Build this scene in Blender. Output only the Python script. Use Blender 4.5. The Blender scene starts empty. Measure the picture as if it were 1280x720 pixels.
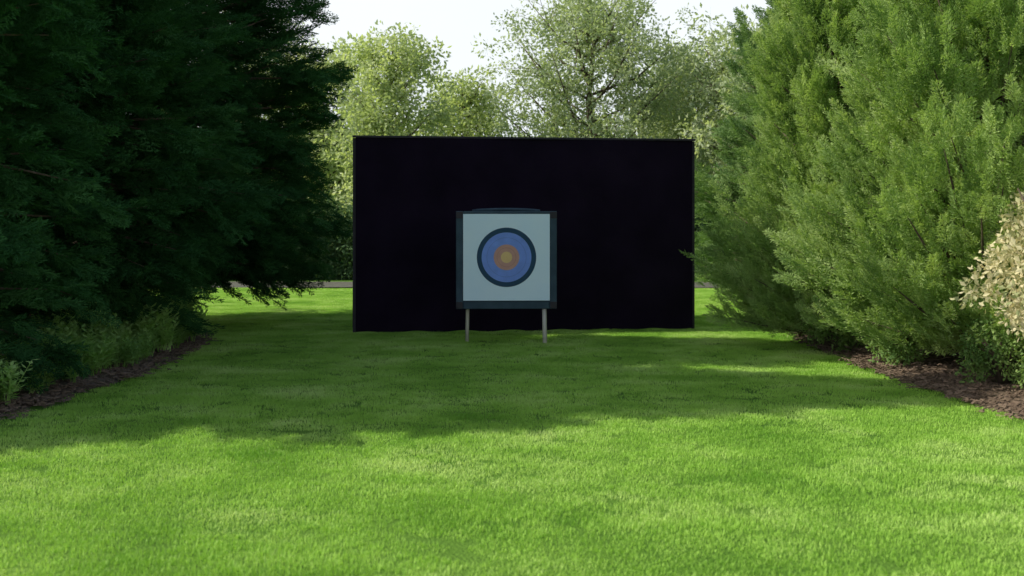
import bpy, math, random
import numpy as np
from mathutils import Vector, noise
random.seed(3); np.random.seed(3)
S=bpy.context.scene
COL=S.collection
CAMH=1.5; F=1500.0
# ------------------------------------------------------------ camera
cd=bpy.data.cameras.new("camera"); cam=bpy.data.objects.new("camera",cd); COL.objects.link(cam)
cam.location=(0,0,CAMH); cam.rotation_euler=(math.radians(90),0,0)
cd.sensor_width=36; cd.lens=F/1280*36; cd.shift_y=-75/1280; cd.clip_end=1500
cd.dof.use_dof=True; cd.dof.focus_distance=14.8; cd.dof.aperture_fstop=2.8
S.camera=cam
S.view_settings.view_transform='Standard'; S.view_settings.look='None'; S.view_settings.exposure=0
# ------------------------------------------------------------ light
EL=math.radians(38)
v=Vector((math.cos(EL)*1,0.03*math.cos(EL),-math.sin(EL))).normalized()
sd=bpy.data.lights.new("sun","SUN"); sd.energy=5; sd.angle=math.radians(0.5); sd.color=(1,0.95,0.79)
so=bpy.data.objects.new("sun",sd); COL.objects.link(so); so.rotation_euler=v.to_track_quat('-Z','Y').to_euler(); so.location=(-30,0,30)
W=bpy.data.worlds.new("World"); S.world=W; W.use_nodes=True
nt=W.node_tree; nt.nodes.clear()
o=nt.nodes.new("ShaderNodeOutputWorld"); bg=nt.nodes.new("ShaderNodeBackground"); sk=nt.nodes.new("ShaderNodeTexSky")
sk.sky_type='NISHITA'; sk.sun_disc=False; sk.sun_elevation=EL; sk.sun_rotation=math.radians(268); sk.dust_density=2.0; sk.air_density=1.0
tc=nt.nodes.new("ShaderNodeTexCoord"); nz=nt.nodes.new("ShaderNodeTexNoise"); nz.inputs['Scale'].default_value=2.2; nz.inputs['Detail'].default_value=6
sx=nt.nodes.new("ShaderNodeSeparateXYZ"); nt.links.new(tc.outputs['Generated'],sx.inputs[0])
mr=nt.nodes.new("ShaderNodeMapRange"); mr.inputs['From Min'].default_value=0.2; mr.inputs['From Max'].default_value=0.45; mr.inputs['To Min'].default_value=1.0; mr.inputs['To Max'].default_value=-0.1
nt.links.new(sx.outputs['Z'],mr.inputs['Value'])
ad=nt.nodes.new("ShaderNodeMath"); ad.operation='MULTIPLY_ADD'; ad.inputs[1].default_value=0.5; ad.use_clamp=True
sb=nt.nodes.new("ShaderNodeMath"); sb.operation='SUBTRACT'; sb.inputs[1].default_value=0.22
nt.links.new(mr.outputs[0],sb.inputs[0]); nt.links.new(nz.outputs['Fac'],ad.inputs[0]); nt.links.new(sb.outputs[0],ad.inputs[2])
mx=nt.nodes.new("ShaderNodeMix"); mx.data_type='RGBA'; mx.inputs['B'].default_value=(7.0,7.4,7.7,1)
nt.links.new(tc.outputs['Generated'],nz.inputs['Vector']); nt.links.new(ad.outputs[0],mx.inputs['Factor'])
nt.links.new(sk.outputs['Color'],mx.inputs['A']); nt.links.new(mx.outputs['Result'],bg.inputs['Color'])
bg.inputs['Strength'].default_value=0.14
nt.links.new(bg.outputs[0],o.inputs[0])
# ------------------------------------------------------------ materials
def newmat(name):
    m=bpy.data.materials.new(name); m.use_nodes=True; t=m.node_tree; t.nodes.clear()
    out=t.nodes.new("ShaderNodeOutputMaterial"); return m,t,out
def N(t,k,**kw):
    n=t.nodes.new(k)
    for a,b in kw.items(): setattr(n,a,b)
    return n
def ramp(t,cols):
    r=t.nodes.new("ShaderNodeValToRGB"); e=r.color_ramp.elements
    while len(e)<len(cols): e.new(0.5)
    for i,(p,c) in enumerate(cols): e[i].position=p; e[i].color=(*c,1)
    return r
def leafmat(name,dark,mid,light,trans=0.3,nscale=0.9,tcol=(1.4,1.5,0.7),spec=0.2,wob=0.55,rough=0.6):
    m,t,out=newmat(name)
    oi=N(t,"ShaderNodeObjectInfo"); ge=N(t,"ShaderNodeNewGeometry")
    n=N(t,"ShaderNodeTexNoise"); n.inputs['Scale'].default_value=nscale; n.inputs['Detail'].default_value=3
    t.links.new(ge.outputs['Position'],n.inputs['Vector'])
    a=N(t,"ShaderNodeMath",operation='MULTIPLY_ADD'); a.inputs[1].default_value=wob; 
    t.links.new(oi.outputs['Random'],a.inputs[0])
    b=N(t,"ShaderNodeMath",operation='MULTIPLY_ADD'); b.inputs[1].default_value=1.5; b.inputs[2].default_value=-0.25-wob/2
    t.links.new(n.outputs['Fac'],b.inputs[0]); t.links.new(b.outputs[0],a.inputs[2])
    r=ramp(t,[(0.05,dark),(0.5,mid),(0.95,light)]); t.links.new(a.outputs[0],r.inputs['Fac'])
    p=N(t,"ShaderNodeBsdfPrincipled"); p.inputs['Roughness'].default_value=rough; p.inputs['Specular IOR Level'].default_value=spec
    t.links.new(r.outputs['Color'],p.inputs['Base Color'])
    tr=N(t,"ShaderNodeBsdfTranslucent"); g=N(t,"ShaderNodeMix",data_type='RGBA',blend_type='MULTIPLY'); g.inputs['Factor'].default_value=1
    g.inputs['B'].default_value=(*tcol,1); t.links.new(r.outputs['Color'],g.inputs['A']); t.links.new(g.outputs['Result'],tr.inputs['Color'])
    ms=N(t,"ShaderNodeMixShader"); ms.inputs[0].default_value=trans
    t.links.new(p.outputs[0],ms.inputs[1]); t.links.new(tr.outputs[0],ms.inputs[2]); t.links.new(ms.outputs[0],out.inputs[0])
    return m
def surf(name,cols,scale=5,detail=6,rough=0.8,bump=0.0,bscale=None,spec=0.3,metal=0,coord='Object',stretch=None):
    m,t,out=newmat(name)
    tc=N(t,"ShaderNodeTexCoord"); src=tc.outputs[coord]
    if stretch:
        mp=N(t,"ShaderNodeMapping"); mp.inputs['Scale'].default_value=stretch; t.links.new(src,mp.inputs[0]); src=mp.outputs[0]
    n=N(t,"ShaderNodeTexNoise"); n.inputs['Scale'].default_value=scale; n.inputs['Detail'].default_value=detail
    t.links.new(src,n.inputs['Vector'])
    k=len(cols); r=ramp(t,[(0.3+0.4*i/max(1,k-1),c) for i,c in enumerate(cols)]); t.links.new(n.outputs['Fac'],r.inputs['Fac'])
    p=N(t,"ShaderNodeBsdfPrincipled"); p.inputs['Roughness'].default_value=rough; p.inputs['Specular IOR Level'].default_value=spec; p.inputs['Metallic'].default_value=metal
    t.links.new(r.outputs['Color'],p.inputs['Base Color'])
    if bump:
        n2=N(t,"ShaderNodeTexNoise"); n2.inputs['Scale'].default_value=bscale or scale*4; n2.inputs['Detail'].default_value=5
        t.links.new(src,n2.inputs['Vector']); b=N(t,"ShaderNodeBump"); b.inputs['Strength'].default_value=bump; b.inputs['Distance'].default_value=0.02
        t.links.new(n2.outputs['Fac'],b.inputs['Height']); t.links.new(b.outputs[0],p.inputs['Normal'])
    t.links.new(p.outputs[0],out.inputs[0]); return m
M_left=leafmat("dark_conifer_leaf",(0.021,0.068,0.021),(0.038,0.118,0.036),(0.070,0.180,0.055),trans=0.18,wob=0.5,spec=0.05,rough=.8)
M_right=leafmat("light_conifer_leaf",(0.17,0.27,0.085),(0.33,0.45,0.16),(0.47,0.57,0.25),trans=0.35,spec=.1)
M_rdark=leafmat("mid_conifer_leaf",(0.11,0.20,0.08),(0.20,0.31,0.12),(0.30,0.41,0.18),trans=0.3,spec=.1)
M_dec=leafmat("hazed_spring_leaf",(0.31,0.37,0.20),(0.44,0.50,0.28),(0.55,0.59,0.38),trans=0.42,nscale=0.5,spec=.1)  # light yellow-green, paled further to paint in distance haze
M_dec2=leafmat("hazed_summer_leaf",(0.26,0.32,0.20),(0.37,0.43,0.27),(0.47,0.52,0.35),trans=0.40,nscale=0.5,spec=.1)  # background green with haze painted in as paler, low-contrast tones
M_hedge=leafmat("hedge_leaf",(0.06,0.11,0.05),(0.10,0.17,0.07),(0.15,0.23,0.10),trans=0.25,nscale=0.5,spec=.1)
M_cream=leafmat("cream_leaf",(0.34,0.39,0.18),(0.68,0.62,0.38),(0.84,0.77,0.54),trans=0.35,nscale=2.5,wob=0.9,tcol=(1,.95,.75))
M_shr=leafmat("shrub_leaf",(0.10,0.19,0.06),(0.20,0.31,0.10),(0.32,0.42,0.15),trans=0.35,nscale=2.5,spec=.1)
M_per=leafmat("perennial_leaf",(0.19,0.34,0.10),(0.34,0.52,0.16),(0.48,0.63,0.25),trans=0.4,nscale=3)
M_grass=leafmat("grass_blade",(0.19,0.40,0.045),(0.38,0.62,0.11),(0.60,0.76,0.27),trans=0.32,nscale=0.9,wob=0.35,spec=0.25,tcol=(1.2,1.22,0.75),rough=.5)
M_bark=surf("bark",[(0.05,0.035,0.025),(0.16,0.12,0.09)],scale=9,bump=0.6,stretch=(1,1,0.25))
M_soil=surf("mulch_soil",[(0.06,0.042,0.030),(0.13,0.092,0.066),(0.21,0.155,0.115)],scale=14,bump=0.8)
M_chip=surf("mulch_chip",[(0.10,0.068,0.048),(0.25,0.18,0.135)],scale=3)
M_path=surf("gravel",[(0.075,0.08,0.06),(0.14,0.135,0.11)],scale=8,bump=0.4)
def groundmat():
    m,t,out=newmat("lawn_ground")
    ge=N(t,"ShaderNodeNewGeometry")
    n=N(t,"ShaderNodeTexNoise"); n.inputs['Scale'].default_value=0.7; n.inputs['Detail'].default_value=8; t.links.new(ge.outputs['Position'],n.inputs['Vector'])
    r=ramp(t,[(0.3,(0.07,0.17,0.018)),(0.7,(0.15,0.28,0.04))]); t.links.new(n.outputs['Fac'],r.inputs['Fac'])
    n2=N(t,"ShaderNodeTexNoise"); n2.inputs['Scale'].default_value=60; n2.inputs['Detail'].default_value=4; t.links.new(ge.outputs['Position'],n2.inputs['Vector'])
    b=N(t,"ShaderNodeBump"); b.inputs['Strength'].default_value=0.8; b.inputs['Distance'].default_value=0.03; t.links.new(n2.outputs['Fac'],b.inputs['Height'])
    p=N(t,"ShaderNodeBsdfPrincipled"); p.inputs['Roughness'].default_value=0.9; p.inputs['Specular IOR Level'].default_value=0.1
    t.links.new(r.outputs[0],p.inputs['Base Color']); t.links.new(b.outputs[0],p.inputs['Normal']); t.links.new(p.outputs[0],out.inputs[0]); return m
M_ground=groundmat()
# ------------------------------------------------------------ mesh helpers
class MB:
    def __init__(s): s.v=[]; s.f=[]
    def add(s,vs,fs):
        b=len(s.v); s.v+= [tuple(x) for x in vs]; s.f+=[tuple(i+b for i in f) for f in fs]
    def box(s,c,d,rz=0):
        cx,cy,cz=c; hx,hy,hz=d[0]/2,d[1]/2,d[2]/2; cr,sr=math.cos(rz),math.sin(rz)
        vs=[]
        for z in(-hz,hz):
            for (x,y) in((-hx,-hy),(hx,-hy),(hx,hy),(-hx,hy)): vs.append((cx+x*cr-y*sr,cy+x*sr+y*cr,cz+z))
        s.add(vs,[(3,2,1,0),(4,5,6,7),(0,1,5,4),(1,2,6,5),(2,3,7,6),(3,0,4,7)])
    def tube(s,pts,rads,n=6):
        rings=[];P=[Vector(p) for p in pts]
        for i,p in enumerate(P):
            d=(P[min(i+1,len(P)-1)]-P[max(i-1,0)]).normalized()
            a=d.orthogonal().normalized() if abs(d.z)<0.9 else Vector((1,0,0)).cross(d).normalized(); b=d.cross(a)
            rings.append([p+(a*math.cos(2*math.pi*k/n)+b*math.sin(2*math.pi*k/n))*rads[i] for k in range(n)])
        vs=[q for r in rings for q in r]; fs=[]
        for i in range(len(P)-1):
            for k in range(n): fs.append((i*n+k,i*n+(k+1)%n,(i+1)*n+(k+1)%n,(i+1)*n+k))
        fs.append(tuple(range(n))[::-1]); fs.append(tuple((len(P)-1)*n+k for k in range(n)))
        s.add(vs,fs)
    def obj(s,name,mat,link=True,smooth=False,bevel=0,parent=None):
        me=bpy.data.meshes.new(name); me.from_pydata(s.v,[],s.f); me.update(); me.materials.append(mat)
        if smooth: me.polygons.foreach_set('use_smooth',[True]*len(me.polygons))
        ob=bpy.data.objects.new(name,me)
        if link: COL.objects.link(ob)
        if bevel:
            m=ob.modifiers.new("bevel","BEVEL"); m.width=bevel; m.segments=2
        if parent: ob.parent=parent
        return ob
def kite(mb,p,d,nrm,L,Wd,bend=0.0):
    p=Vector(p); d=Vector(d).normalized(); n=Vector(nrm); s=d.cross(n)
    if s.length<1e-4: s=d.orthogonal()
    s.normalize(); n=s.cross(d)
    mb.add([p,p+d*L*0.5+s*Wd/2-n*bend*L,p+d*L,p+d*L*0.5-s*Wd/2-n*bend*L],[(0,1,2,3)])
def protocol(name,objs):
    c=bpy.data.collections.new(name)
    for q in objs: c.objects.link(q)
    return c
def R3(k=1): return Vector((random.gauss(0,k),random.gauss(0,k),random.gauss(0,k)))
def spray(name,mat,n=12,leaf=(0.15,0.04),wide=0.34,curl=0.25):
    mb=MB()
    for i in range(n):
        t=(i+0.5)/n; base=Vector((t,0,-curl*t*t*0.6))
        for sgn in(-1,1):
            L=wide*(1-t)**0.6+0.07; ang=math.radians(random.uniform(38,62))
            d=Vector((math.cos(ang),sgn*math.sin(ang),random.uniform(-.4,.35))).normalized()
            k=max(2,int(L/0.09))
            for j in range(k):
                q=base+d*L*(j+0.3)/k
                for s2 in(-1,1):
                    dd=(d+Vector((0.5,0,0))*random.random()+Vector((-d.y,d.x,0))*s2*0.55+R3(0.22)).normalized()
                    kite(mb,q,dd,Vector((0,0,1))+R3(0.6),leaf[0]*random.uniform(.7,1.15),leaf[1],0.08)
    kite(mb,(0.85,0,-curl*.5),(1,0,-.2),(0,0,1),0.2,leaf[1])
    for s_ in(-1,1): mb.add([(0,0.006*s_,0),(0.5,0.004*s_,-curl*.15),(1,0,-curl*.6)],[(0,1,2)])
    return mb.obj(name,mat,link=False)
def cluster(name,mat,n=55,leaf=(0.17,0.09),flat=0.7):
    mb=MB()
    for i in range(n):
        p=R3(1).normalized()*random.random()**0.5*0.55; p.z*=flat
        kite(mb,p,p.normalized()+R3(0.7),Vector((0,0,1))+R3(0.6),leaf[0]*random.uniform(.7,1.2),leaf[1],0.06)
    for i in range(7):
        p=R3(1).normalized()*0.5; mb.add([(0,0.006,0),(0,-0.006,0),tuple(p)],[(0,1,2)])
    return mb.obj(name,mat,link=False)
def instancer(name,coll,P,R,Sc,parent=None,idx=None,nproto=1):
    P=np.asarray(P,dtype=np.float32); n=len(P)
    me=bpy.data.meshes.new(name); me.vertices.add(n); me.vertices.foreach_set('co',P.ravel())
    a=me.attributes.new('rot','FLOAT_VECTOR','POINT'); a.data.foreach_set('vector',np.asarray(R,dtype=np.float32).ravel())
    Sc=np.asarray(Sc,dtype=np.float32)
    if Sc.ndim==1: Sc=np.repeat(Sc[:,None],3,1)
    a=me.attributes.new('scl','FLOAT_VECTOR','POINT'); a.data.foreach_set('vector',Sc.ravel())
    a=me.attributes.new('pidx','INT','POINT'); a.data.foreach_set('value',np.random.randint(0,nproto,n).astype(np.int32))
    ob=bpy.data.objects.new(name,me); COL.objects.link(ob)
    g=bpy.data.node_groups.new(name+"_gn",'GeometryNodeTree')
    g.interface.new_socket('Geometry',in_out='INPUT',socket_type='NodeSocketGeometry'); g.interface.new_socket('Geometry',in_out='OUTPUT',socket_type='NodeSocketGeometry')
    gi=g.nodes.new('NodeGroupInput'); go=g.nodes.new('NodeGroupOutput'); ip=g.nodes.new('GeometryNodeInstanceOnPoints')
    ci=g.nodes.new('GeometryNodeCollectionInfo'); ci.inputs['Collection'].default_value=coll; ci.inputs['Separate Children'].default_value=True; ci.inputs['Reset Children'].default_value=True
    def na(nm,ty):
        q=g.nodes.new('GeometryNodeInputNamedAttribute'); q.data_type=ty; q.inputs['Name'].default_value=nm; return [s for s in q.outputs if s.enabled and s.name=='Attribute'][0]
    er=g.nodes.new('FunctionNodeEulerToRotation'); g.links.new(na('rot','FLOAT_VECTOR'),er.inputs[0])
    g.links.new(gi.outputs[0],ip.inputs['Points']); g.links.new(ci.outputs[0],ip.inputs['Instance']); ip.inputs['Pick Instance'].default_value=True
    g.links.new(na('pidx','INT'),ip.inputs['Instance Index']); g.links.new(er.outputs[0],ip.inputs['Rotation']); g.links.new(na('scl','FLOAT_VECTOR'),ip.inputs['Scale'])
    g.links.new(ip.outputs[0],go.inputs[0])
    m=ob.modifiers.new("instances",'NODES'); m.node_group=g
    if parent: ob.parent=parent
    return ob
def eulers(D,U):
    D=np.asarray(D,float); U=np.asarray(U,float)
    x=D/np.linalg.norm(D,axis=1,keepdims=True); y=np.cross(U,x); y/=np.linalg.norm(y,axis=1,keepdims=True)+1e-9; z=np.cross(x,y)
    return np.stack([np.arctan2(y[:,2],z[:,2]),np.arcsin(np.clip(-x[:,2],-1,1)),np.arctan2(x[:,1],x[:,0])],1)
C_left=protocol("p_left",[spray("spray_dark_%d"%i,M_left) for i in range(3)])
C_right=protocol("p_right",[spray("spray_light_%d"%i,M_right,leaf=(0.16,0.042),curl=0.0,wide=.28) for i in range(3)])
C_rdark=protocol("p_rdark",[spray("spray_mid_%d"%i,M_rdark,leaf=(0.16,0.05),curl=0.05) for i in range(3)])
C_dec=protocol("p_dec",[cluster("leaves_spring_%d"%i,M_dec) for i in range(3)])
C_dec2=protocol("p_dec2",[cluster("leaves_summer_%d"%i,M_dec2) for i in range(3)])
C_hedge=protocol("p_hedge",[cluster("leaves_hedge_%d"%i,M_hedge) for i in range(3)])
C_shr=protocol("p_shr",[cluster("leaves_shrub_%d"%i,M_shr) for i in range(3)])
C_cream=protocol("p_cream",[cluster("leaves_cream_%d"%i,M_cream,n=45,leaf=(0.22,0.12)) for i in range(3)])
# ------------------------------------------------------------ trees
def conifer(name,x,y,H,R,coll,seed,prof,e0=-8,e1=40,nb=260,ns=30,z0=0.4,sz=(0.3,0.5),lump=0.25,tr=0.14,droop=0.1,updir=0.0):
    rnd=random.Random(seed)
    mb=MB(); pts=[];rr=[]
    for i in range(9):
        t=i/8; pts.append((rnd.uniform(-.04,.04)*(i>0),rnd.uniform(-.04,.04)*(i>0),-0.05+H*0.97*t)); rr.append(tr*(1-t)**0.8+0.012+(0.05 if i==0 else 0))
    mb.tube(pts,rr,9)
    P=[];D=[];U=[];Sc=[]
    for b in range(nb):
        t=((b+rnd.random())/nb)**1.15; z=z0+(H-z0)*t
        az=b*2.39996+rnd.uniform(-.4,.4)
        lm=noise.noise(Vector((math.cos(az)*1.3+seed,math.sin(az)*1.3,z*0.75)))
        L=R*prof(t)*(1+lump*1.6*lm)*rnd.uniform(0.82,1.1)+0.08
        if rnd.random()<0.05 and t>.3: L*=1.22
        e=math.radians(e0+(e1-e0)*t+rnd.uniform(-12,12))
        d=Vector((math.cos(e)*math.cos(az),math.cos(e)*math.sin(az),math.sin(e))); side=Vector((-math.sin(az),math.cos(az),0)); L=L/max(0.4,math.cos(e))
        base=Vector((0,0,z-math.sin(e)*L*0.6))
        if base.z<0.15: base.z=0.15
        f=lambda s:base+d*s-Vector((0,0,droop*s*s/L))
        if b%3==0 or L>R*0.8: mb.tube([f(0),f(L*.5),f(L*.93)],[0.028*L/2+.006,0.018*L/2+.004,0.004],4)
        k=max(6,int(ns*min(1.1,L/R)))
        for j in range(k):
            s=L*(0.28+0.72*rnd.random()**0.75); u=s/L
            lat=rnd.uniform(-1,1)*0.30*L*(1.08-u)**0.6*min(1,u*1.4)
            p=f(s)+side*lat+Vector((0,0,rnd.gauss(0,0.09)))
            q=rnd.uniform(*sz)*(1.15-0.35*u)
            dd=d+side*(lat/(0.3*L)*0.9+rnd.gauss(0,.25))+Vector((0,0,rnd.gauss(0.0,.3)-droop*u*1.5+updir))
            if p.z<0.12: continue
            P.append(p);D.append(dd);U.append((rnd.gauss(0,.5),rnd.gauss(0,.5),1));Sc.append(q)
    tr_=mb.obj(name,M_bark,smooth=True); tr_.location=(x,y,0)
    instancer(name+"_foliage",coll,P,eulers(D,U),Sc,parent=tr_,nproto=3)
    return tr_
def prof_full(t): return (min(1,0.72+1.3*t) if t<0.3 else 1.0-0.9*((t-0.3)/0.7)**1.35)
def prof_spire(t): return (min(1,0.75+1.3*t) if t<0.25 else (1.0-0.30*((t-.25)/.35)**1.3 if t<0.6 else 0.70*(1-(t-.6)/.4)**0.75))
def prof_cone(t): return min(1,0.85+1.2*t)*(1-0.92*max(0,(t-0.12)/0.88)**1.25)
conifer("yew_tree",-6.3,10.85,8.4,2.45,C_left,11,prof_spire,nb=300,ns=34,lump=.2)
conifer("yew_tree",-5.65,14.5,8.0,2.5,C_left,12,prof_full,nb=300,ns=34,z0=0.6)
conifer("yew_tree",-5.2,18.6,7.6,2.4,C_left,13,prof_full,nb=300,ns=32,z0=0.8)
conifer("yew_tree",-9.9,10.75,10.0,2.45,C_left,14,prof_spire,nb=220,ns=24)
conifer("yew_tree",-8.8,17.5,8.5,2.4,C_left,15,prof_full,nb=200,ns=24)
kw=dict(e0=16,e1=70,z0=0.12,droop=-0.06,lump=.35,updir=.42,sz=(.25,.42))
conifer("cedar_tree",4.95,12.5,6.9,1.75,C_right,21,prof_cone,nb=300,ns=34,**kw)
conifer("cedar_tree",3.98,15.0,5.9,1.1,C_right,26,prof_cone,nb=200,ns=24,**kw)
conifer("cedar_tree",6.7,11.8,7.4,1.6,C_right,22,prof_cone,nb=240,ns=28,**kw)
conifer("cedar_tree",5.6,17.8,6.4,1.8,C_right,23,prof_cone,nb=260,ns=28,**kw)
conifer("cedar_tree",5.9,23.0,6.1,2.5,C_rdark,24,prof_full,e0=5,e1=55,nb=220,ns=28,z0=0.3,updir=.2)
conifer("cedar_tree",8.8,18.5,7.8,2.4,C_rdark,25,prof_full,e0=5,e1=55,nb=180,ns=24,z0=0.3,updir=.2)
def deciduous(name,x,y,H,R,coll,seed,z0=1.6,nl=9,nc=9,sz=(0.7,1.1),dens=1.0):
    rnd=random.Random(seed); mb=MB(); P=[];Sc=[]
    G=lambda s:Vector((rnd.gauss(0,s),rnd.gauss(0,s),rnd.gauss(0,s)))
    tk=[Vector((0,0,-0.1))]
    for i in range(1,6): tk.append(Vector((rnd.gauss(0,.1),rnd.gauss(0,.1),H*0.85*i/5)))
    mb.tube(tk,[0.2,0.16,0.13,0.09,0.05,0.02],8)
    def trunk(z):
        u=max(0,min(4.999,z/(H*.85)*5)); i=int(u); return tk[i].lerp(tk[i+1],u-i)
    for b in range(nl*3):
        t=(b+rnd.random())/(nl*3); z=z0+(H*0.82-z0)*t
        az=b*2.4+rnd.uniform(-.5,.5); wid=R*math.sin(math.pi*(0.18+0.74*t))**0.7*rnd.uniform(.7,1.15)
        tip=Vector((math.cos(az)*wid,math.sin(az)*wid,z+wid*rnd.uniform(0.4,0.9)*(1.2-0.5*t)))
        if tip.z>H: tip.z=H*rnd.uniform(.92,1)
        a=trunk(z*0.92); mid=a.lerp(tip,.5)+Vector((0,0,-0.12*wid))
        mb.tube([a,mid,tip],[0.05,0.03,0.008],5)
        for c in range(int(nc*dens)):
            u=rnd.uniform(0.35,1.05); q=(a.lerp(mid,u*2) if u<.5 else mid.lerp(tip,(u-.5)*2))+G(0.16*R)
            P.append(q);Sc.append(rnd.uniform(*sz))
            if c%3==0: mb.tube([mid.lerp(tip,.3),q],[0.012,0.004],3)
    ob=mb.obj(name,M_bark,smooth=True); ob.location=(x,y,0)
    n=len(P); instancer(name+"_foliage",coll,P,np.random.uniform(0,6.28,(n,3))*np.array([.12,.12,1]),Sc,parent=ob,nproto=3)
def X(px,d): return (px-640)*d/F
deciduous("maple_tree",X(487,36),36,8.6,1.45,C_dec,31,z0=1.2,nl=9,nc=11)
deciduous("maple_tree",X(582,40),40,7.5,1.5,C_dec,32,z0=1.2,nl=9,nc=10)
deciduous("maple_tree",X(740,38),38,10.8,2.9,C_dec2,33,z0=1.5,nl=14,nc=15,sz=(.6,.95))
deciduous("maple_tree",X(860,42),42,8.8,2.4,C_dec2,34,z0=1.2,nl=12,nc=13)
deciduous("maple_tree",X(945,36),36,8.4,2.3,C_dec2,35,z0=1.2,nl=12,nc=13)
deciduous("maple_tree",X(1060,40),40,9.4,2.8,C_dec2,36,z0=1.2,nl=12,nc=13)
deciduous("maple_tree",X(405,42),42,8.8,2.0,C_dec,37,z0=1.0,nl=10,nc=11)
deciduous("maple_tree",X(300,44),44,10,3.2,C_dec2,38,z0=1.0,nl=10,nc=12)
P=[];Sc=[]
for i in range(4200):
    x=random.uniform(-55,55); hh=5.2+2.2*noise.noise(Vector((x*0.22,3.3,0)))+1.0*noise.noise(Vector((x*0.9,1.3,0)))
    z=random.random()**0.8*hh; P.append((x,56+random.uniform(-2.5,2.5)-z*0.15,z)); Sc.append(random.uniform(1.3,2.1))
instancer("distant_trees",C_dec,P,np.random.uniform(0,6.28,(len(P),3))*np.array([.15,.15,1]),Sc,nproto=3)
P=[];Sc=[]
for i in range(3600):
    x=random.uniform(-16,16); hh=2.5+0.9*noise.noise(Vector((x*0.4,7.3,0)))
    z=random.random()*hh; P.append((x,35.2+random.uniform(-.9,.9),z)); Sc.append(random.uniform(.5,.9))
instancer("hedge",C_hedge,P,np.random.uniform(0,6.28,(len(P),3))*np.array([.15,.15,1]),Sc,nproto=3)
# ------------------------------------------------------------ ground
mb=MB(); gx=np.concatenate([np.linspace(-400,-14,8),np.linspace(-12,12,41),np.linspace(14,400,8)]); gy=np.concatenate([np.linspace(-100,-2,5),np.linspace(0,36,61),np.linspace(40,700,8)])
def gz(x,y):
    if abs(x)>13 or y<0 or y>37: return 0.0
    return 0.018*noise.noise(Vector((x*0.35,y*0.35,5)))
vs=[(x,y,gz(x,y)) for y in gy for x in gx]; nx=len(gx)
mb.add(vs,[(j*nx+i,j*nx+i+1,(j+1)*nx+i+1,(j+1)*nx+i) for j in range(len(gy)-1) for i in range(nx-1)])
mb.obj("ground",M_ground,smooth=True)
mb=MB(); n=40
for i in range(n+1):
    x=-40+80*i/n; mb.v+= [(x,29.8+.15*math.sin(x),0.025),(x,33.0+.2*math.sin(x*.7),0.025)]
mb.f=[(2*i,2*i+2,2*i+3,2*i+1) for i in range(n)]
mb.obj("gravel_path",M_path)
def edgeL(y): return -3.85-0.10*math.sin(y*0.9)+0.06*noise.noise(Vector((y*1.7,0,0)))-max(0,(y-16.0))*0.6
def edgeR(y): return 3.85+0.10*math.sin(y*0.8+1)+0.06*noise.noise(Vector((y*1.7,9,0)))+max(0,9.8-y)*0.12-max(0,min(1,(y-13)/3))*0.15+max(0,y-16)*0.25
def bed(name,edge,sg,y0,y1):
    mb=MB(); ny=110; nw=26; wd=8
    for j in range(ny+1):
        y=y0+(y1-y0)*j/ny; e=edge(y); 
        ef=min(1,(j)/6,(ny-j)/6)
        for i in range(nw+1):
            w=wd*(i/nw)**2; z=-0.03+ (0.10*min(1,w/0.35)+0.03*noise.noise(Vector((w*3,y*3,sg))) )*ef
            mb.v.append((e+sg*w,y,z))
    for j in range(ny):
        for i in range(nw):
            q=(j*(nw+1)+i,j*(nw+1)+i+1,(j+1)*(nw+1)+i+1,(j+1)*(nw+1)+i); mb.f.append(q if sg>0 else q[::-1])
    return mb.obj(name,M_soil,smooth=True)
bed("mulch_bed",edgeL,-1,7.0,20.5); bed("mulch_bed",edgeR,1,6.5,26)
chips=[]
for k in range(3):
    mb=MB()
    for i in range(14):
        mb.box((random.uniform(-.12,.12),random.uniform(-.12,.12),random.uniform(0,.012)),(random.uniform(.02,.06),random.uniform(.008,.02),.006),random.uniform(0,3.1))
    chips.append(mb.obj("chips_%d"%k,M_chip,link=False))
C_chip=protocol("p_chip",chips)
P=[]
for i in range(2600):
    y=random.uniform(7.2,20); w=random.random()**1.5*2.5
    if i%2: P.append((edgeL(y)-w-0.03,y,0.02+0.05*min(1,w/.35)))
    else: P.append((edgeR(y)+w+0.03,y,0.02+0.05*min(1,w/.35)))
instancer("wood_chips",C_chip,P,[(random.gauss(0,.15),random.gauss(0,.15),random.uniform(0,6.3)) for _ in P],[random.uniform(.7,1.3) for _ in P],nproto=3)
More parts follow.
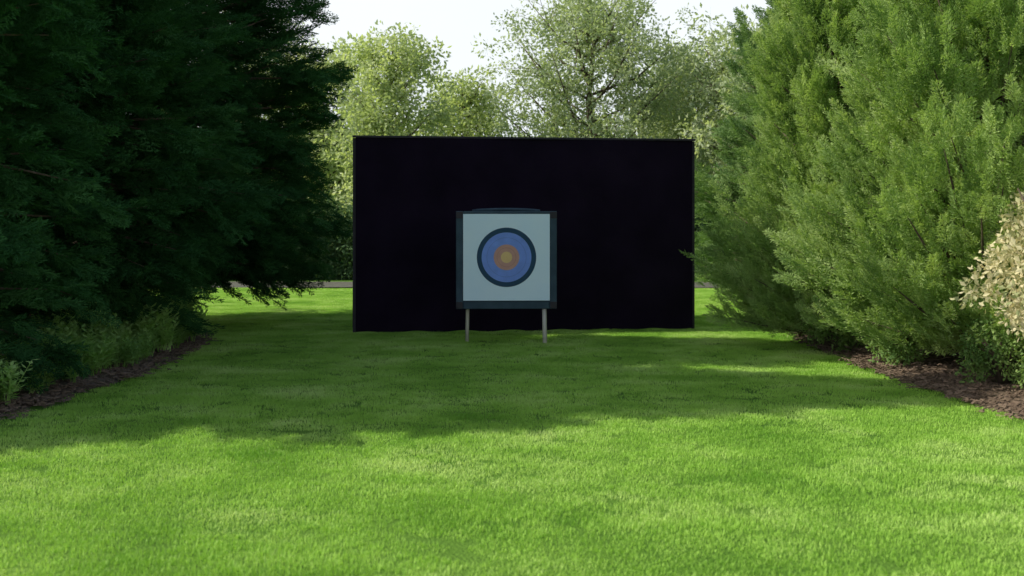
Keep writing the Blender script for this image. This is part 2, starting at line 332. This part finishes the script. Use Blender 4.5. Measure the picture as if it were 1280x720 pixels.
# ------------------------------------------------------------ grass
def tuft(name,nbl,h0,h1,w):
    mb=MB()
    for i in range(nbl):
        x=random.uniform(-.15,.15); y=random.uniform(-.15,.15); a=random.uniform(0,6.28); h=random.uniform(h0,h1); ln=random.uniform(.1,.75)*h
        dx,dy=math.cos(a),math.sin(a); sx,sy=-dy*w/2,dx*w/2
        mb.add([(x-sx,y-sy,-.01),(x+sx,y+sy,-.01),(x+sx*.8+dx*ln*.35,y+sy*.8+dy*ln*.35,h*.6),(x-sx*.8+dx*ln*.35,y-sy*.8+dy*ln*.35,h*.6),(x+dx*ln,y+dy*ln,h)],[(0,1,2,3),(3,2,4)])
    return mb.obj(name,M_grass,link=False)
C_g=protocol("p_grass",[tuft("tuft_%d"%i,420,.014,.031,.004) for i in range(4)])
P=[];Sc=[]
st=0.23
y=3.2
while y<29.8:
    x=-12
    while x<12:
        px=x+random.uniform(-.08,.08); py=y+random.uniform(-.08,.08); x+=st
        if abs(px)>0.46*py+1.6: continue
        if 7.0<py<20.4 and px<edgeL(py)-0.03: continue
        if 6.6<py<26 and px>edgeR(py)+0.03: continue
        if (px+0.35)**2*.6+(py-5.65)**2*3<random.random()*.16: continue
        P.append((px,py,gz(px,py))); Sc.append((1,1,0.85+0.40*noise.noise(Vector((px*1.2,py*1.2,0)))+random.uniform(-.1,.1)))
    y+=st
instancer("lawn_grass",C_g,P,[(0,0,random.uniform(0,6.28)) for _ in P],Sc,nproto=4)
# ------------------------------------------------------------ perennials
def stemplant(name,mat):
    mb=MB()
    for s in range(7):
        b=Vector((random.uniform(-.1,.1),random.uniform(-.1,.1),0)); tip=b+Vector((random.gauss(0,.14),random.gauss(0,.14),random.uniform(.65,1)))
        mb.tube([b,b.lerp(tip,.5),tip],[.012,.009,.005],3)
        for k in range(17):
            t=0.2+0.8*k/16; a=k*2.4; q=b.lerp(tip,t); kite(mb,q,(math.cos(a),math.sin(a),random.uniform(.1,.7)),(0,0,1),random.uniform(.2,.3)*(1.15-.5*t),.085,.05)
    return mb.obj(name,mat,link=False)
C_p=protocol("p_per",[stemplant("stem_%d"%i,M_per) for i in range(4)])
P=[];Sc=[]
for i in range(330):
    y=random.uniform(8.9,13.6); w_=random.uniform(.22,2.2); x=edgeL(y)-w_; P.append((x,y,.06)); Sc.append(random.uniform(.30,.60)*min(1,.55+w_*.5))
for i in range(110):
    y=random.uniform(13.8,17.4); x=edgeL(y)-random.uniform(.12,1.0); P.append((x,y,.06)); Sc.append(random.uniform(.3,.6))
instancer("perennial_plants",C_p,P,[(random.gauss(0,.12),random.gauss(0,.12),random.uniform(0,6.3)) for _ in P],Sc,nproto=4)
def shrub(name,x,y,H,R,coll,seed,z0,n,sz,sq=1.0):
    rnd=random.Random(seed); mb=MB(); P=[];Sc=[]
    for k in range(13):
        a=k*2.4; r=R*rnd.uniform(.4,.9); tip=Vector((math.cos(a)*r,math.sin(a)*r,rnd.uniform(.6,.95)*H)); mb.tube([(0,0,0),tip*.5+Vector((0,0,.1)),tip],[.03,.018,.006],5)
    for i in range(n):
        dd=Vector((rnd.gauss(0,1),rnd.gauss(0,1),rnd.gauss(0,1))).normalized()
        rr=(rnd.random()**0.4)*(1+.5*noise.noise(dd*2.2+Vector((seed,0,0))))
        P.append((dd.x*R*rr,dd.y*R*rr,z0+(H-z0)*(.5+.5*dd.z*rr))); Sc.append(rnd.uniform(*sz))
    ob=mb.obj(name,M_bark,smooth=True); ob.location=(x,y,0.03)
    instancer(name+"_foliage",coll,P,np.random.uniform(0,6.28,(len(P),3))*np.array([.2,.2,1]),Sc,parent=ob,nproto=3)
shrub("variegated_dogwood_shrub",5.02,10.0,2.1,1.0,C_cream,51,.42,520,(.2,.34))
for (sx_,sy_,sh,sr,sn) in [(4.5,11.0,.62,.36,70),(4.1,12.6,.5,.3,45),(3.85,14.3,.55,.32,45),(5.0,9.3,.4,.3,40),(4.62,10.2,.45,.3,45),(3.9,16.2,.6,.35,45)]:
    shrub("green_shrub",sx_,sy_,sh,sr,C_shr,int(sy_*10),.03,sn,(.18,.3))
# ------------------------------------------------------------ black screen
M_cloth=surf("black_mesh_fabric",[(0.008,0.005,0.012),(0.015,0.009,0.021)],scale=1.5,rough=0.95,spec=0.06,bump=0.15,bscale=40)
M_pole=surf("dark_metal",[(0.02,0.018,0.025),(0.04,0.035,0.045)],scale=6,rough=0.6)
scr=bpy.data.objects.new("black_backstop_screen",None); COL.objects.link(scr)
A=Vector((-2.24,17.05,0)); B=Vector((2.68,17.75,0)); scr.location=A
LX=(B-A).length; scr.rotation_euler=(0,0,math.atan2((B-A).y,(B-A).x))
mb=MB(); nx,nz=80,40
for j in range(nz+1):
    for i in range(nx+1):
        x=.02+(LX-.04)*i/nx; z=0.02+2.765*j/nz
        mb.v.append((x,-0.012*math.sin(x*3.1+z)-0.01*noise.noise(Vector((x*2,z*.6,1)))-.03,z+0.012*math.sin(x*9)*(j==0)))
mb.f=[(j*(nx+1)+i,j*(nx+1)+i+1,(j+1)*(nx+1)+i+1,(j+1)*(nx+1)+i) for j in range(nz) for i in range(nx)]
mb.obj("fabric",M_cloth,smooth=True,parent=scr)
mb=MB()
for i in range(5): mb.box((LX*i/4,0.02,1.39),(.045,.045,2.78))
mb.obj("posts",M_pole,bevel=.005,parent=scr)
mb=MB(); mb.box((LX/2,-.012,2.80),(LX+.05,.07,.03)); mb.obj("top_rail",M_pole,bevel=.005,parent=scr)
mb=MB()
for i in(0,2,4): mb.tube([(LX*i/4,0.05,2.0),(LX*i/4,1.0,0)],[.02,.02],6)
mb.obj("braces",M_pole,parent=scr)
# ------------------------------------------------------------ archery target
tg=bpy.data.objects.new("archery_target",None); COL.objects.link(tg); tg.location=(X(633,15.5),15.5,0); tg.rotation_euler=(0,0,math.radians(2))
M_frame=surf("blue_black_foam",[(0.026,0.052,0.076),(0.048,0.085,0.115)],scale=7,rough=0.7,bump=.3,bscale=60)
M_foam=surf("layered_foam",[(0.03,0.04,0.05),(0.06,0.075,0.09)],scale=4,rough=.9,stretch=(1,1,30),bump=.4)
M_paper=surf("paper_blue_shade_tint",[(0.70,0.88,1.0),(0.76,0.92,1.0)],scale=3,rough=.7,bump=.08,bscale=12)  # white paper; bluish cast of skylit shade mixed into its colour
M_leg=surf("weathered_wood_leg",[(0.50,0.47,0.40),(0.70,0.66,0.58)],scale=8,rough=.8,stretch=(1,1,.2))
zc=1.087; w=1.30; h=1.26
mb=MB(); mb.box((0,.11,zc),(w-.1,.20,h-.08)); mb.obj("foam_boss",M_foam,parent=tg,bevel=.01)
mb=MB(); fw=.095
mb.box((-w/2+fw/2,.09,zc),(fw,.26,h)); mb.box((w/2-fw/2,.09,zc),(fw,.26,h)); mb.box((0,.09,zc+h/2-.02),(w-2*fw-.004,.255,.04)); mb.box((0,.09,zc-h/2+.05),(w-2*fw-.004,.255,.10))
mb.obj("frame",M_frame,parent=tg,bevel=.008)
mb=MB(); pts=[(-.44+.88*i/12, .09, zc+h/2+.002+.022*math.sin(math.pi*i/12)**.6) for i in range(13)]; mb.tube(pts,[.02]*13,8); mb.obj("top_edge",M_frame,smooth=True,parent=tg)
mb=MB()
for sx_ in(-1,1):
    for sz_ in(-1,1): mb.box((sx_*(w/2-.045),-.047,zc+sz_*(h/2-.05)),(.085,.006,.085))
mb.obj("corner_brackets",M_pole,parent=tg,bevel=.002)
FS=1.115; fz=1.5-(321.5-285)/F*15.5
mb=MB(); n=14
yf=-.056
for j in range(n+1):
    for i in range(n+1):
        u,v_=i/n-.5,j/n-.5; mb.v.append((u*FS,yf,fz+v_*FS))
mb.f=[(j*(n+1)+i,j*(n+1)+i+1,(j+1)*(n+1)+i+1,(j+1)*(n+1)+i) for j in range(n) for i in range(n)]
mb.obj("target_paper",M_paper,parent=tg)
def ring(nm,r0,r1,y,mat):
    mb=MB(); K=96
    for k in range(K):
        a=2*math.pi*k/K; mb.v+=[(r0*math.cos(a),y,fz+r0*math.sin(a)),(r1*math.cos(a),y,fz+r1*math.sin(a))]
    mb.f=[(2*k,2*k+1,(2*k+3)%(2*K),(2*k+2)%(2*K)) for k in range(K)]
    mb.f=[f[::-1] for f in mb.f]
    mb.obj(nm,mat,parent=tg)
def ink(nm,c): return surf(nm,[tuple(q*.9 for q in c),tuple(min(1,q*1.08) for q in c)],scale=9,rough=.65)
Kp=15.5/F
ring("black_ring",31*Kp,37*Kp,yf-.002,ink("ink_black",(.018,.065,.12)))
ring("blue_ring",16*Kp,31*Kp,yf-.002,ink("ink_blue",(.20,.33,.80)))
ring("blue_line",24.2*Kp,24.7*Kp,yf-.004,ink("ink_line",(.14,.24,.58)))
ring("red_ring",7*Kp,16*Kp,yf-.002,ink("ink_red",(.62,.34,.27)))
ring("red_line",11.5*Kp,12*Kp,yf-.004,ink("ink_line2",(.48,.26,.22)))
ring("gold_ring",0.0005,7*Kp,yf-.002,ink("ink_gold",(.84,.58,.25)))
mb=MB()
mb.tube([(-.50,.14,.50),(-.51,.22,-.03)],[.024,.024],8)
mb.tube([(.49,.02,.50),(.495,-.06,-.03)],[.029,.029],8)
mb.obj("legs",M_leg,parent=tg,smooth=True)
